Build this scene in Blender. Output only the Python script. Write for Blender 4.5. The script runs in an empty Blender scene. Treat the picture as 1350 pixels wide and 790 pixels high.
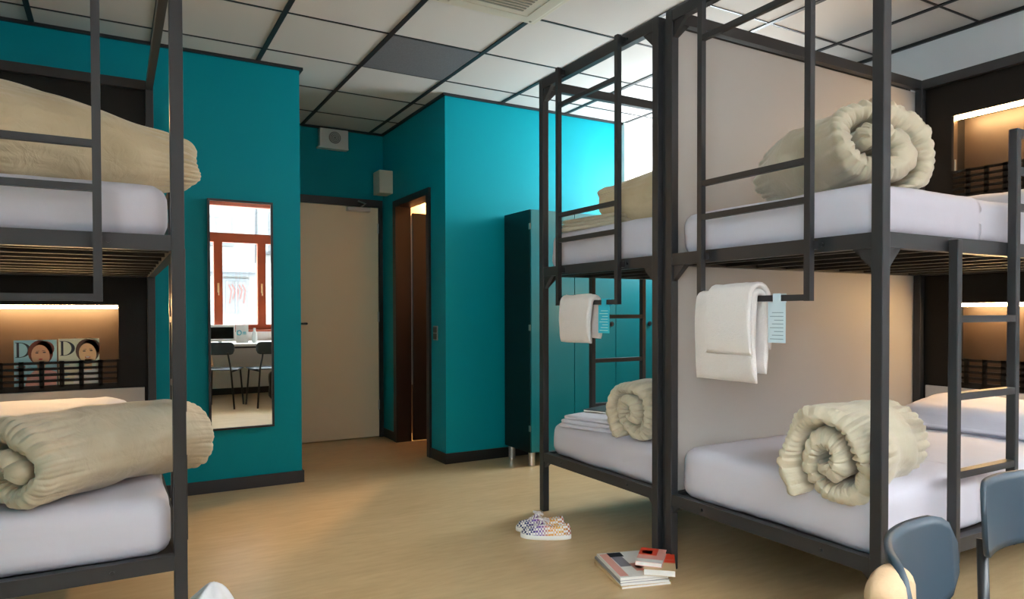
import bpy, bmesh, math, random
from mathutils import Vector, Matrix, noise
PI = math.pi
random.seed(7)
S = bpy.context.scene
COL = S.collection

# ------------------------------------------------------------------ camera, world, light
FPX, YAW, PITCH, ROLL, EYE = 914.92, 0.520120, 0.0160368, -0.00229778, 1.13
cam = bpy.data.cameras.new('camera')
cam.sensor_width = 36.0
cam.lens = FPX / 1350 * 36.0
cam.shift_y = 32.083 / 1350
cam.clip_start = 0.02
camo = bpy.data.objects.new('camera', cam)
COL.objects.link(camo)
_a = Vector((math.sin(YAW), math.cos(YAW), 0)); _r = Vector((math.cos(YAW), -math.sin(YAW), 0)); _u = Vector((0, 0, 1))
_f = _a * math.cos(PITCH) - _u * math.sin(PITCH); _up = _u * math.cos(PITCH) + _a * math.sin(PITCH)
_r2 = _r * math.cos(ROLL) + _up * math.sin(ROLL); _up2 = _up * math.cos(ROLL) - _r * math.sin(ROLL)
camo.matrix_world = Matrix(((_r2.x, _up2.x, -_f.x, 0), (_r2.y, _up2.y, -_f.y, 0), (_r2.z, _up2.z, -_f.z, EYE), (0, 0, 0, 1)))
S.camera = camo

S.view_settings.view_transform = 'Standard'
S.view_settings.look = 'None'
S.view_settings.gamma = 1.0
S.view_settings.use_curve_mapping = False
S.view_settings.exposure = 2.65
S.cycles.max_bounces = 10
S.cycles.diffuse_bounces = 6
S.cycles.glossy_bounces = 4
S.cycles.transparent_max_bounces = 12
S.cycles.sample_clamp_indirect = 6.0
S.cycles.caustics_reflective = False
S.cycles.caustics_refractive = False

w = bpy.data.worlds.new('sky'); S.world = w
w.use_nodes = True
WORLD_STRENGTH = 5.5
w.node_tree.nodes['Background'].inputs[0].default_value = (0.88, 0.94, 1.0, 1)
w.node_tree.nodes['Background'].inputs[1].default_value = WORLD_STRENGTH

def portal(name, loc, sx, sy, rot):
    l = bpy.data.lights.new(name, 'AREA'); l.shape = 'RECTANGLE'; l.size = sx; l.size_y = sy
    l.cycles.is_portal = True
    o = bpy.data.objects.new(name, l); COL.objects.link(o); o.location = loc; o.rotation_euler = rot
# room numbers shared by light and structure
YF = -0.93                      # inner face of the window wall
YB = 4.72                       # inner face of the mirror wall
YD = 6.10                       # inner face of the entrance wall
XL, XR = -2.60, 4.23            # left and right walls
ZC = 2.757
WINS = [(-2.30, -0.38), (0.12, 2.94), (3.15, 4.10)]
for x0, x1 in WINS:
    portal('window_daylight', ((x0 + x1) / 2, YF - 0.22, 1.80), x1 - x0, 1.74, (-PI / 2, 0, 0) if False else (PI / 2, 0, PI))
portal('window_daylight', (XR + 0.16, 4.03, 2.08), 1.25, 1.20, (PI / 2, 0, PI / 2))  # sky portal for the added side window, out of view

def area(name, loc, sx, sy, rot, power, color):
    l = bpy.data.lights.new(name, 'AREA'); l.shape = 'RECTANGLE'; l.size = sx; l.size_y = sy
    l.energy = power; l.color = color
    o = bpy.data.objects.new(name, l); COL.objects.link(o); o.location = loc; o.rotation_euler = rot
    return o

# ------------------------------------------------------------------ materials
def mat(name, col, rough=0.6, metal=0.0, emit=None, estr=0.0, bump=0.0, bscale=60.0, var=0.0, vscale=8.0, spec=0.5, sheen=0.0, detail=4.0, dist=0.0):
    m = bpy.data.materials.new(name); m.use_nodes = True
    nt = m.node_tree; b = nt.nodes['Principled BSDF']
    b.inputs['Base Color'].default_value = (*col, 1)
    b.inputs['Roughness'].default_value = rough
    b.inputs['Metallic'].default_value = metal
    b.inputs['Specular IOR Level'].default_value = spec
    if sheen: b.inputs['Sheen Weight'].default_value = sheen
    if emit:
        b.inputs['Emission Color'].default_value = (*emit, 1); b.inputs['Emission Strength'].default_value = estr
    tc = nt.nodes.new('ShaderNodeTexCoord')
    if var:
        n = nt.nodes.new('ShaderNodeTexNoise'); n.inputs['Scale'].default_value = vscale; n.inputs['Detail'].default_value = detail
        nt.links.new(tc.outputs['Object'], n.inputs['Vector'])
        mx = nt.nodes.new('ShaderNodeMix'); mx.data_type = 'RGBA'
        mx.inputs['A'].default_value = (*[c * (1 - var) for c in col], 1)
        mx.inputs['B'].default_value = (*[min(1, c * (1 + var)) for c in col], 1)
        nt.links.new(n.outputs['Fac'], mx.inputs['Factor'])
        nt.links.new(mx.outputs['Result'], b.inputs['Base Color'])
    if bump:
        n2 = nt.nodes.new('ShaderNodeTexNoise'); n2.inputs['Scale'].default_value = bscale; n2.inputs['Detail'].default_value = 5; n2.inputs['Distortion'].default_value = dist
        nt.links.new(tc.outputs['Object'], n2.inputs['Vector'])
        bp = nt.nodes.new('ShaderNodeBump'); bp.inputs['Strength'].default_value = bump; bp.inputs['Distance'].default_value = 0.01
        nt.links.new(n2.outputs['Fac'], bp.inputs['Height'])
        nt.links.new(bp.outputs['Normal'], b.inputs['Normal'])
    return m

M = {}
M['teal'] = mat('teal_paint', (0.0005, 0.275, 0.338), 0.42, bump=0.05, bscale=90, var=0.04, vscale=2, spec=0.12)
M['white_paint'] = mat('white_paint', (0.62, 0.60, 0.57), 0.6, bump=0.04)
M['painted_glare'] = mat('painted_glare_white', (0.86, 0.86, 0.84), 0.5)  # white stands in for blown-out light on the teal wall end
M['right_paint'] = mat('grey_white_paint', (0.55, 0.56, 0.58), 0.6)
M['black_trim'] = mat('black_trim', (0.012, 0.012, 0.014), 0.4)
M['plinth'] = mat('plinth_grey', (0.035, 0.033, 0.040), 0.45)
M['tile'] = mat('ceiling_board', (0.60, 0.575, 0.545), 0.85, bump=0.15, bscale=200, var=0.03, vscale=1.3)
M['grid'] = mat('ceiling_grid', (0.010, 0.008, 0.010), 0.5)
M['grey_tile'] = mat('perforated_grey', (0.14, 0.14, 0.15), 0.7, var=0.35, vscale=120)
M['steel'] = mat('bed_steel', (0.0250, 0.0255, 0.0280), 0.42, bump=0.03, bscale=300, spec=0.42)
M['deck'] = mat('bed_deck', (0.015, 0.012, 0.011), 0.6)
M['dark_wood'] = mat('dark_panel', (0.0065, 0.005, 0.004), 0.5, var=0.25, vscale=5, spec=0.25)
M['niche'] = mat('niche_wood', (0.030, 0.017, 0.009), 0.5, var=0.3, vscale=6)
M['beige'] = mat('beige_board', (0.40, 0.378, 0.355), 0.55, var=0.03, vscale=3)
M['sheet'] = mat('white_sheet', (0.56, 0.555, 0.63), 0.75, bump=0.22, bscale=6, sheen=0.2, dist=1.5)
M['sheet_edge'] = mat('sheet_hem', (0.57, 0.56, 0.64), 0.75, bump=0.10, bscale=12)
M['duvet'] = mat('duvet_cream', (0.52, 0.465, 0.345), 0.7, bump=0.60, bscale=13, sheen=0.25, var=0.04, vscale=5, dist=1.2)
M['duvet_gold'] = mat('duvet_sand', (0.54, 0.44, 0.28), 0.7, bump=0.60, bscale=13, sheen=0.25, var=0.04, vscale=5, dist=1.2)
M['towel'] = mat('towel_white', (0.76, 0.72, 0.71), 0.95, bump=0.5, bscale=240, sheen=0.4)
M['tag_pale'] = mat('tag_pale_blue', (0.55, 0.70, 0.78), 0.6)
M['tag_cyan'] = mat('tag_cyan', (0.02, 0.52, 0.72), 0.6)
M['tag_ink'] = mat('tag_ink', (0.25, 0.36, 0.42), 0.7)
M['tag_ink_w'] = mat('tag_ink_white', (0.5, 0.85, 0.9), 0.7)
M['led'] = mat('warm_led', (1, 0.8, 0.5), 0.5, emit=(1.0, 0.62, 0.27), estr=24.0)
M['alu'] = mat('aluminium', (0.55, 0.53, 0.50), 0.3, metal=0.9)
M['locker'] = mat('locker_black', (0.003, 0.006, 0.006), 0.35)
M['locker_teal'] = mat('locker_teal', (0.002, 0.155, 0.185), 0.3, var=0.05, vscale=3)
M['door_cream'] = mat('door_cream', (0.86, 0.72, 0.52), 0.45, var=0.03, vscale=2)
M['frame_black'] = mat('door_frame_black', (0.014, 0.011, 0.012), 0.4)
M['brown_frame'] = mat('door_frame_brown', (0.022, 0.010, 0.007), 0.4, var=0.3, vscale=6)
M['bath'] = mat('washroom_wall', (0.16, 0.09, 0.05), 0.6)
M['plastic_white'] = mat('plastic_white', (0.62, 0.62, 0.60), 0.4)
M['plastic_cream'] = mat('plastic_cream', (0.60, 0.56, 0.46), 0.4)
M['plastic_grey'] = mat('plastic_grey', (0.22, 0.22, 0.22), 0.5)
M['black'] = mat('black_plastic', (0.012, 0.012, 0.013), 0.35)
M['win_wood'] = mat('red_brown_wood', (0.27, 0.045, 0.012), 0.35, var=0.25, vscale=6)
M['facade'] = mat('facade_plaster', (0.085, 0.082, 0.077), 0.9, var=0.03, vscale=1)
M['facade_grey'] = mat('facade_grey', (0.035, 0.037, 0.04), 0.9)
M['facade_glass'] = mat('facade_glass', (0.015, 0.02, 0.021), 0.15, var=0.5, vscale=4)
M['curtain'] = mat('curtain', (0.035, 0.033, 0.033), 0.9, var=0.35, vscale=9)
M['curtain_red'] = mat('curtain_motif', (0.06, 0.015, 0.012), 0.9)
M['desk'] = mat('desk_white', (0.75, 0.74, 0.72), 0.4)
M['chair'] = mat('chair_slate', (0.032, 0.052, 0.072), 0.42)
M['chair_metal'] = mat('chair_tube', (0.015, 0.016, 0.019), 0.3)
M['tan'] = mat('tan_cloth', (0.50, 0.34, 0.20), 0.85, bump=0.4, bscale=60, var=0.12, vscale=14)
M['screen'] = mat('screen_black', (0.004, 0.004, 0.005), 0.15)
M['cyan_ink'] = mat('cyan_ink', (0.02, 0.40, 0.50), 0.6)
M['paper'] = mat('page_paper', (0.80, 0.78, 0.74), 0.8, var=0.05, vscale=90)
M['shoe_white'] = mat('shoe_rubber', (0.82, 0.81, 0.78), 0.6)
M['shoe_lining'] = mat('shoe_lining', (0.52, 0.58, 0.62), 0.8)
M['lace'] = mat('shoe_lace', (0.85, 0.80, 0.80), 0.8)
M['bag'] = mat('bag_white', (0.80, 0.81, 0.84), 0.5, bump=0.4, bscale=30)
M['skin'] = mat('print_skin', (0.72, 0.38, 0.22), 0.35)
M['skin2'] = mat('print_skin_light', (0.80, 0.50, 0.26), 0.35)
M['hair'] = mat('print_hair', (0.18, 0.035, 0.015), 0.35)
M['hair2'] = mat('print_hair_brown', (0.10, 0.04, 0.02), 0.35)
M['lips'] = mat('print_red', (0.55, 0.03, 0.02), 0.35)
M['cover_blue'] = mat('print_pale_blue', (0.35, 0.62, 0.70), 0.3)
M['cover_cream'] = mat('print_cream', (0.70, 0.72, 0.55), 0.3)
M['cover_white'] = mat('print_white', (0.75, 0.75, 0.72), 0.3)
M['cover_red'] = mat('print_scarlet', (0.75, 0.07, 0.03), 0.3)
M['cover_pink'] = mat('print_pink', (0.75, 0.36, 0.30), 0.3)
M['cover_grey'] = mat('print_grey', (0.22, 0.22, 0.25), 0.3)
M['cover_tan'] = mat('print_tan', (0.60, 0.42, 0.22), 0.3)
M['cover_teal'] = mat('print_teal', (0.20, 0.48, 0.52), 0.3)
M['ink'] = mat('print_ink', (0.02, 0.02, 0.03), 0.4)
M['ac'] = mat('ac_cream', (0.60, 0.56, 0.46), 0.45)
M['mesh_grey'] = mat('grille_grey', (0.25, 0.24, 0.20), 0.6)
M['bottle'] = mat('bottle_plastic', (0.70, 0.76, 0.76), 0.1)

m = bpy.data.materials.new('mirror_glass'); m.use_nodes = True
b = m.node_tree.nodes['Principled BSDF']; b.inputs['Metallic'].default_value = 1; b.inputs['Roughness'].default_value = 0.0
b.inputs['Base Color'].default_value = (0.90, 0.92, 0.91, 1); M['mirror'] = m

m = bpy.data.materials.new('window_glass'); m.use_nodes = True
nt = m.node_tree; nt.nodes.clear()
o_ = nt.nodes.new('ShaderNodeOutputMaterial'); t_ = nt.nodes.new('ShaderNodeBsdfTransparent'); g_ = nt.nodes.new('ShaderNodeBsdfGlossy')
g_.inputs['Roughness'].default_value = 0.0; t_.inputs['Color'].default_value = (0.96, 0.98, 0.97, 1)
x_ = nt.nodes.new('ShaderNodeMixShader'); x_.inputs[0].default_value = 0.06
nt.links.new(t_.outputs[0], x_.inputs[1]); nt.links.new(g_.outputs[0], x_.inputs[2]); nt.links.new(x_.outputs[0], o_.inputs[0])
M['glass'] = m

# floor: honey coloured vinyl with soft mottling and faint plank joints
m = bpy.data.materials.new('floor_vinyl'); m.use_nodes = True
nt = m.node_tree; b = nt.nodes['Principled BSDF']
tc = nt.nodes.new('ShaderNodeTexCoord'); mp = nt.nodes.new('ShaderNodeMapping'); mp.inputs['Scale'].default_value = (1.2, 5.0, 1)
mp.inputs['Rotation'].default_value = (0, 0, 0.25)
n1 = nt.nodes.new('ShaderNodeTexNoise'); n1.inputs['Scale'].default_value = 1.6; n1.inputs['Detail'].default_value = 7; n1.inputs['Roughness'].default_value = 0.6
n2 = nt.nodes.new('ShaderNodeTexNoise'); n2.inputs['Scale'].default_value = 7; n2.inputs['Detail'].default_value = 8
cr = nt.nodes.new('ShaderNodeValToRGB')
cr.color_ramp.elements[0].position = 0.30; cr.color_ramp.elements[0].color = (0.50, 0.335, 0.165, 1)
cr.color_ramp.elements[1].position = 0.72; cr.color_ramp.elements[1].color = (0.64, 0.465, 0.26, 1)
ma = nt.nodes.new('ShaderNodeMath'); ma.operation = 'MULTIPLY_ADD'; ma.inputs[1].default_value = 0.5
nt.links.new(tc.outputs['Object'], mp.inputs[0]); nt.links.new(mp.outputs[0], n1.inputs['Vector']); nt.links.new(mp.outputs[0], n2.inputs['Vector'])
mm = nt.nodes.new('ShaderNodeMath'); mm.operation = 'MULTIPLY'; mm.inputs[1].default_value = 0.5
nt.links.new(n2.outputs['Fac'], mm.inputs[0]); nt.links.new(n1.outputs['Fac'], ma.inputs[0]); nt.links.new(mm.outputs[0], ma.inputs[2])
nt.links.new(ma.outputs[0], cr.inputs[0]); nt.links.new(cr.outputs[0], b.inputs['Base Color'])
b.inputs['Roughness'].default_value = 0.36
M['floor'] = m

# shoe upper: small coloured checks on white canvas
def check_mat():
    m = bpy.data.materials.new('checked_canvas'); m.use_nodes = True
    nt = m.node_tree; b = nt.nodes['Principled BSDF']; b.inputs['Roughness'].default_value = 0.7
    tc = nt.nodes.new('ShaderNodeTexCoord')
    ck = nt.nodes.new('ShaderNodeTexChecker'); ck.inputs['Scale'].default_value = 95
    rot = nt.nodes.new('ShaderNodeMapping'); rot.inputs['Rotation'].default_value = (0.2, 0.1, 0.785)
    nt.links.new(tc.outputs['Object'], rot.inputs[0]); nt.links.new(rot.outputs[0], ck.inputs['Vector'])
    sx = nt.nodes.new('ShaderNodeSeparateXYZ'); nt.links.new(tc.outputs['Object'], sx.inputs[0])
    mr = nt.nodes.new('ShaderNodeMapRange'); mr.inputs[1].default_value = -0.13; mr.inputs[2].default_value = 0.13
    nt.links.new(sx.outputs[0], mr.inputs[0])
    cr = nt.nodes.new('ShaderNodeValToRGB'); e = cr.color_ramp.elements
    e[0].color = (0.03, 0.05, 0.10, 1); e[1].color = (0.35, 0.03, 0.06, 1)
    for p, c in ((0.22, (0.04, 0.06, 0.20, 1)), (0.42, (0.20, 0.08, 0.40, 1)), (0.58, (0.80, 0.36, 0.10, 1)), (0.8, (0.80, 0.45, 0.10, 1))):
        k = e.new(p); k.color = c
    nt.links.new(mr.outputs[0], cr.inputs[0])
    mx = nt.nodes.new('ShaderNodeMix'); mx.data_type = 'RGBA'; mx.inputs['A'].default_value = (0.82, 0.80, 0.78, 1)
    nt.links.new(cr.outputs[0], mx.inputs['B']); nt.links.new(ck.outputs['Fac'], mx.inputs['Factor'])
    nt.links.new(mx.outputs['Result'], b.inputs['Base Color'])
    return m
M['checks'] = check_mat()

# ------------------------------------------------------------------ mesh helpers
class MB:
    def __init__(s): s.bm = bmesh.new()
    def box(s, x0, x1, y0, y1, z0, z1, mt=None, bev=0.0):
        if x1 < x0: x0, x1 = x1, x0
        if y1 < y0: y0, y1 = y1, y0
        if z1 < z0: z0, z1 = z1, z0
        r = bmesh.ops.create_cube(s.bm, size=1)
        mt_ = Matrix.Translation(((x0 + x1) / 2, (y0 + y1) / 2, (z0 + z1) / 2)) @ Matrix.Diagonal((x1 - x0, y1 - y0, z1 - z0, 1))
        if mt: mt_ = mt @ mt_
        bmesh.ops.transform(s.bm, matrix=mt_, verts=r['verts'])
        if bev > 0:
            es = list({e for v in r['verts'] for e in v.link_edges})
            bmesh.ops.bevel(s.bm, geom=es, offset=bev, segments=2, profile=0.5, affect='EDGES')
        return s
    def tube(s, pts, r, n=8, r2=None, closed=False):
        pts = [Vector(p) for p in pts]; rings = []; N = len(pts)
        for i, p in enumerate(pts):
            if i == 0: d = pts[1] - p
            elif i == N - 1: d = p - pts[i - 1]
            else: d = (pts[i + 1] - p).normalized() + (p - pts[i - 1]).normalized()
            d.normalize()
            up = Vector((0, 0, 1)) if abs(d.z) < 0.9 else Vector((1, 0, 0))
            a = d.cross(up).normalized(); b = d.cross(a).normalized()
            rr = r if r2 is None else r + (r2 - r) * i / (N - 1)
            rings.append([s.bm.verts.new(p + (a * math.cos(2 * PI * k / n) + b * math.sin(2 * PI * k / n)) * rr) for k in range(n)])
        for i in range(N - 1):
            for k in range(n):
                s.bm.faces.new((rings[i][k], rings[i][(k + 1) % n], rings[i + 1][(k + 1) % n], rings[i + 1][k]))
        s.bm.faces.new(rings[0][::-1]); s.bm.faces.new(rings[-1])
        return s
    def cyl(s, p0, p1, r, n=20, r2=None): return s.tube([p0, p1], r, n, r2)
    def prism(s, poly, axis, a0, a1):
        # poly: list of 2-D points; axis 'x','y','z' = direction of extrusion
        def P(u, v, a):
            return {'x': (a, u, v), 'y': (u, a, v), 'z': (u, v, a)}[axis]
        A = [s.bm.verts.new(P(u, v, a0)) for u, v in poly]; B = [s.bm.verts.new(P(u, v, a1)) for u, v in poly]
        n = len(poly)
        for i in range(n): s.bm.faces.new((A[i], A[(i + 1) % n], B[(i + 1) % n], B[i]))
        s.bm.faces.new(A[::-1]); s.bm.faces.new(B)
        return s
    def lathe(s, prof, c, n=20):
        rings = []
        for r, z in prof:
            rings.append([s.bm.verts.new((c[0] + r * math.cos(2 * PI * k / n), c[1] + r * math.sin(2 * PI * k / n), c[2] + z)) for k in range(n)])
        for i in range(len(rings) - 1):
            for k in range(n): s.bm.faces.new((rings[i][k], rings[i][(k + 1) % n], rings[i + 1][(k + 1) % n], rings[i + 1][k]))
        s.bm.faces.new(rings[0][::-1]); s.bm.faces.new(rings[-1])
        return s
    def build(s, name, m, parent=None, smooth=False, mw=None, loc=None):
        bmesh.ops.recalc_face_normals(s.bm, faces=s.bm.faces[:])
        me = bpy.data.meshes.new(name); s.bm.to_mesh(me); s.bm.free()
        me.materials.append(m if not isinstance(m, str) else M[m])
        if smooth:
            for p in me.polygons: p.use_smooth = True
        o = bpy.data.objects.new(name, me); COL.objects.link(o)
        if parent: o.parent = parent
        if loc: o.location = loc
        return o

def tag(o, label, cat=None, group=None, kind=None):
    if label: o['label'] = label
    if cat: o['category'] = cat
    if group: o['group'] = group
    if kind: o['kind'] = kind
    return o
def thing(name, label, cat, loc=(0, 0, 0), rz=0, group=None):
    o = bpy.data.objects.new(name, None); COL.objects.link(o); o.empty_display_size = 0.1
    o.location = loc; o.rotation_euler = (0, 0, rz)
    return tag(o, label, cat, group)
def struct(name, mb, m, label, cat='wall'):
    o = mb.build(name, m); return tag(o, label, cat, None, 'structure')
def copy_tree(o, parent=None):
    c = o.copy(); COL.objects.link(c); c.parent = parent
    for ch in list(o.children): copy_tree(ch, c)
    return c

# ------------------------------------------------------------------ the room
struct('floor', MB().box(XL - .1, XR + .1, YF - .25, YD + .1, -.1, 0), 'floor', 'honey tan vinyl floor of the dormitory', 'floor')
cg = MB().box(XL - .1, XR + .1, YF - .25, YD + .1, ZC, ZC + .1)
struct('ceiling', cg, 'tile', 'suspended ceiling of pale beige panels', 'ceiling')
gx = [0.815 + 0.6 * k for k in range(-5, 6)]; gy = [3.88 + 0.595 * k for k in range(-8, 4)]
g = MB()
for x in gx: g.box(x - .014, x + .014, YF, YD, ZC - .006, ZC + .002)
struct('trim_1', g, 'grid', 'black ceiling grid bars running away from the windows', 'trim')
g = MB()
for y in gy: g.box(XL, XR, y - .0065, y + .0065, ZC - .004, ZC + .002)
struct('trim_2', g, 'grid', 'thin black ceiling joints running across the room', 'trim')

BR0, BR1 = 1.08, 2.14           # entrance recess
struct('wall_back_left', MB().box(XL - .1, BR0, YB, YD + .1, 0, ZC), 'teal', 'teal wall behind the left bunk and the long mirror')
struct('wall_entrance', MB().box(BR0, 1.22, YD, YD + .1, 0, ZC).box(2.115, 2.24, YD, YD + .1, 0, ZC).box(1.22, 2.115, YD, YD + .1, 2.15, ZC), 'teal', 'teal wall around the cream entrance door')
struct('wall_light_stop', MB().box(1.0, 2.24, YD + .1, YD + .2, -.1, ZC), 'black', 'unseen black box added behind the entrance door to stop light leaking in')  # unseen blocker, keeps sky light from showing under the door
struct('wall_recess_right', MB().box(BR1, 2.24, YB + .01, 5.00, 0, ZC).box(BR1, 2.24, 5.78, YD, 0, ZC).box(BR1, 2.24, 5.00, 5.78, 2.10, ZC), 'teal', 'teal side wall of the entrance recess with the washroom doorway')
struct('wall_back_right', MB().box(2.24, 3.80, YB + .01, YB + .11, 0, ZC), 'teal', 'bright teal wall behind the black lockers')
struct('trim_3', MB().box(3.80, XR, YB - .03, YB + .11, 0, ZC), 'painted_glare', 'white plastered pier in the far right corner', 'painted_glare')  # glare of the overlit wall end, put into the colour
# right wall with an opening for the added, unseen window that brightens the far corner
sw0, sw1, swz0, swz1 = 3.42, 4.64, 1.50, 2.66
struct('wall_right', MB().box(XR, XR + .1, YF - .1, sw0, 0, ZC).box(XR, XR + .1, sw1, YB + .11, 0, ZC).box(XR, XR + .1, sw0, sw1, 0, swz0).box(XR, XR + .1, sw0, sw1, swz1, ZC), 'right_paint', 'pale grey right wall above the dark bed heads')
struct('wall_left', MB().box(XL - .1, XL, YF - .1, YB, 0, ZC), 'teal', 'teal wall at the far left of the room')
fw = MB()
xs = [XL - .1] + [v for a in WINS for v in a] + [XR + .1]
for i in range(0, len(xs), 2): fw.box(xs[i], xs[i + 1], YF - .2, YF, 0, ZC)
for x0, x1 in WINS: fw.box(x0, x1, YF - .2, YF, 0, 0.90).box(x0, x1, YF - .2, YF, 2.71, ZC)
struct('wall_front', fw, 'white_paint', 'white window wall seen only in the mirror')

struct('baseboard_left', MB().box(XL, BR0 + .012, YB - .012, YB, 0, .078).box(BR0, BR0 + .012, YB - .012, YD, 0, .078), 'plinth', 'dark grey skirting under the mirror wall', 'baseboard')
struct('baseboard_right', MB().box(BR1 - .012, 3.80, YB - .002, YB + .010, 0, .078).box(BR1 - .012, BR1, YB - .002, 5.00, 0, .078).box(BR1 - .012, BR1, 5.80, YD, 0, .078), 'black_trim', 'black skirting around the teal corner by the lockers', 'baseboard')
struct('baseboard_front', MB().box(XL, XR, YF, YF + .012, 0, .09), 'black_trim', 'black skirting under the windows', 'baseboard')
tr = MB().box(XL, BR0 + .02, YB - .02, YB, ZC - .018, ZC).box(BR0, BR0 + .02, YB - .02, YD, ZC - .018, ZC).box(BR0, BR1, YD - .02, YD, ZC - .018, ZC)
tr.box(BR1 - .02, BR1, YB - .01, YD, ZC - .018, ZC).box(BR1 - .02, 3.80, YB - .01, YB + .01, ZC - .018, ZC).box(XR - .02, XR, YF, YB - .03, ZC - .018, ZC)
struct('trim_4', tr, 'black_trim', 'black shadow trim where the walls meet the ceiling', 'trim')
struct('trim_5', MB().box(4.17, XR, 1.42, 1.432, 2.44, ZC - .01), 'plastic_white', 'thin white cable duct rising to the ceiling on the right wall', 'trim')

# entrance door
d = MB().box(1.225, 1.28, YD - .03, YD + .06, 0, 2.15).box(2.09, 2.125, YD - .03, YD + .06, 0, 2.15).box(1.28, 2.09, YD - .03, YD + .06, 2.085, 2.15)
fr = thing('door_1', 'cream entrance door with a black frame', 'door', (0, 0, 0)); fr['kind'] = 'structure'
d.build('door_frame', 'frame_black', fr)
MB().box(1.28, 2.088, YD - .012, YD + .03, .006, 2.083, bev=.003).build('door_leaf', 'door_cream', fr)
hd = MB().cyl((1.43, YD - .012, 1.04), (1.43, YD - .06, 1.04), .010).tube([(1.43, YD - .055, 1.04), (1.34, YD - .055, 1.04)], .009)
hd.lathe([(0.001, 0), (.022, 0), (.022, .006), (.001, .006)], (0, 0, 0)) if False else None
hd.build('door_handle', 'chair_metal', fr)
dc = MB().box(1.79, 2.00, YD - .07, YD - .013, 2.035, 2.072, bev=.006).tube([(1.915, YD - .045, 2.075), (1.93, YD - .14, 2.092), (1.90, YD - .03, 2.13)], .008)
dc.build('door_closer', 'alu', fr)
hg = MB()
for z in (.25, 1.05, 1.85): hg.cyl((2.083, YD - .02, z), (2.083, YD - .02, z + .09), .007)
hg.build('hinge', 'alu', fr)

# washroom doorway and the small washroom behind it
fr2 = thing('door_2', 'dark washroom door standing ajar in a brown frame', 'door'); fr2['kind'] = 'structure'
MB().box(BR1 - .02, 2.26, 5.00, 5.055, 0, 2.105).box(BR1 - .02, BR1, 5.73, 5.80, 0, 2.105).box(BR1 - .02, 2.26, 5.055, 5.73, 2.05, 2.105).build('door_frame', 'frame_black', fr2)
MB().box(BR1, 2.262, 5.73, 5.78, 0, 2.05).build('jamb_lining', 'brown_frame', fr2)
MB().box(2.266, 2.92, 5.690, 5.728, .012, 2.0, bev=.002).build('door_leaf', 'frame_black', fr2)
MB().box(2.262, 2.266, 5.712, 5.728, .50, 1.98).build('hinge_strip', 'alu', fr2)
struct('wall_washroom', MB().box(2.24, 3.7, 6.11, 6.2, 0, 2.6).box(3.6, 3.7, 4.83, 6.2, 0, 2.6).box(2.24, 3.7, 4.83, 4.90, 0, 2.6).box(2.24, 3.7, 4.83, 6.2, 2.55, 2.65), 'bath', 'brown walls of the washroom behind the ajar door')
l = bpy.data.lights.new('washroom_lamp', 'POINT'); l.energy = 45; l.color = (1, .62, .28); l.shadow_soft_size = .06
o = bpy.data.objects.new('washroom_lamp', l); COL.objects.link(o); o.location = (2.80, 5.90, 2.28)

# windows in the window wall: red brown timber
def window(name, x0, x1, first, label):
    t = thing(name, label, 'window'); t['kind'] = 'structure'
    y0, y1 = YF - .12, YF - .04
    f = MB().box(x0, x1, y0, y1, .90, .97).box(x0, x1, y0, y1, 2.63, 2.71).box(x0, x0 + .06, y0, y1, .97, 2.63).box(x1 - .06, x1, y0, y1, .97, 2.63)
    f.box(x0, x1, y0 - .01, y1 + .01, 2.12, 2.25)
    x = first
    while x < x1 - .1:
        if x > x0 + .1: f.box(x - .055, x + .055, y0, y1 + .012, .97, 2.12)
        x += .575
    f.build('window_frame', 'win_wood', t)
    MB().box(x0 + .03, x1 - .03, YF - .082, YF - .078, .94, 2.67).build('window_pane', 'glass', t)
    MB().box(x0 - .03, x1 + .03, YF - .04, YF + .06, .87, .90, bev=.004).build('window_sill', 'win_wood', t)
    h = MB(); x = first
    while x < x1 - .1:
        if x > x0 + .1: h.box(x - .012, x + .012, YF - .03, YF - .015, 1.42, 1.55).tube([(x, YF - .015, 1.5), (x, YF + .012, 1.5), (x, YF + .012, 1.38)], .007)
        x += .575
    h.build('window_handle', 'cover_tan', t)
    return t
window('window_1', *WINS[1], 1.252 - .575, 'red brown timber window over the desk, seen in the mirror')
window('window_2', *WINS[0], -1.9, 'red brown timber window left of the desk behind the camera')
window('window_3', *WINS[2], 3.63, 'narrow red brown timber window near the right corner')
t = thing('added_window', 'unseen side window added to light the far right corner', 'window'); t['kind'] = 'structure'  # out of view, added to throw daylight on the far corner
f = MB().box(XR + .02, XR + .08, sw0, sw1, swz0, swz0 + .05).box(XR + .02, XR + .08, sw0, sw1, swz1 - .05, swz1).box(XR + .02, XR + .08, sw0, sw0 + .05, swz0, swz1).box(XR + .02, XR + .08, sw1 - .05, sw1, swz0, swz1)
f.build('window_frame', 'win_wood', t)
MB().box(XR + .048, XR + .052, sw0 + .03, sw1 - .03, swz0 + .03, swz1 - .03).build('window_pane', 'glass', t)

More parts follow.
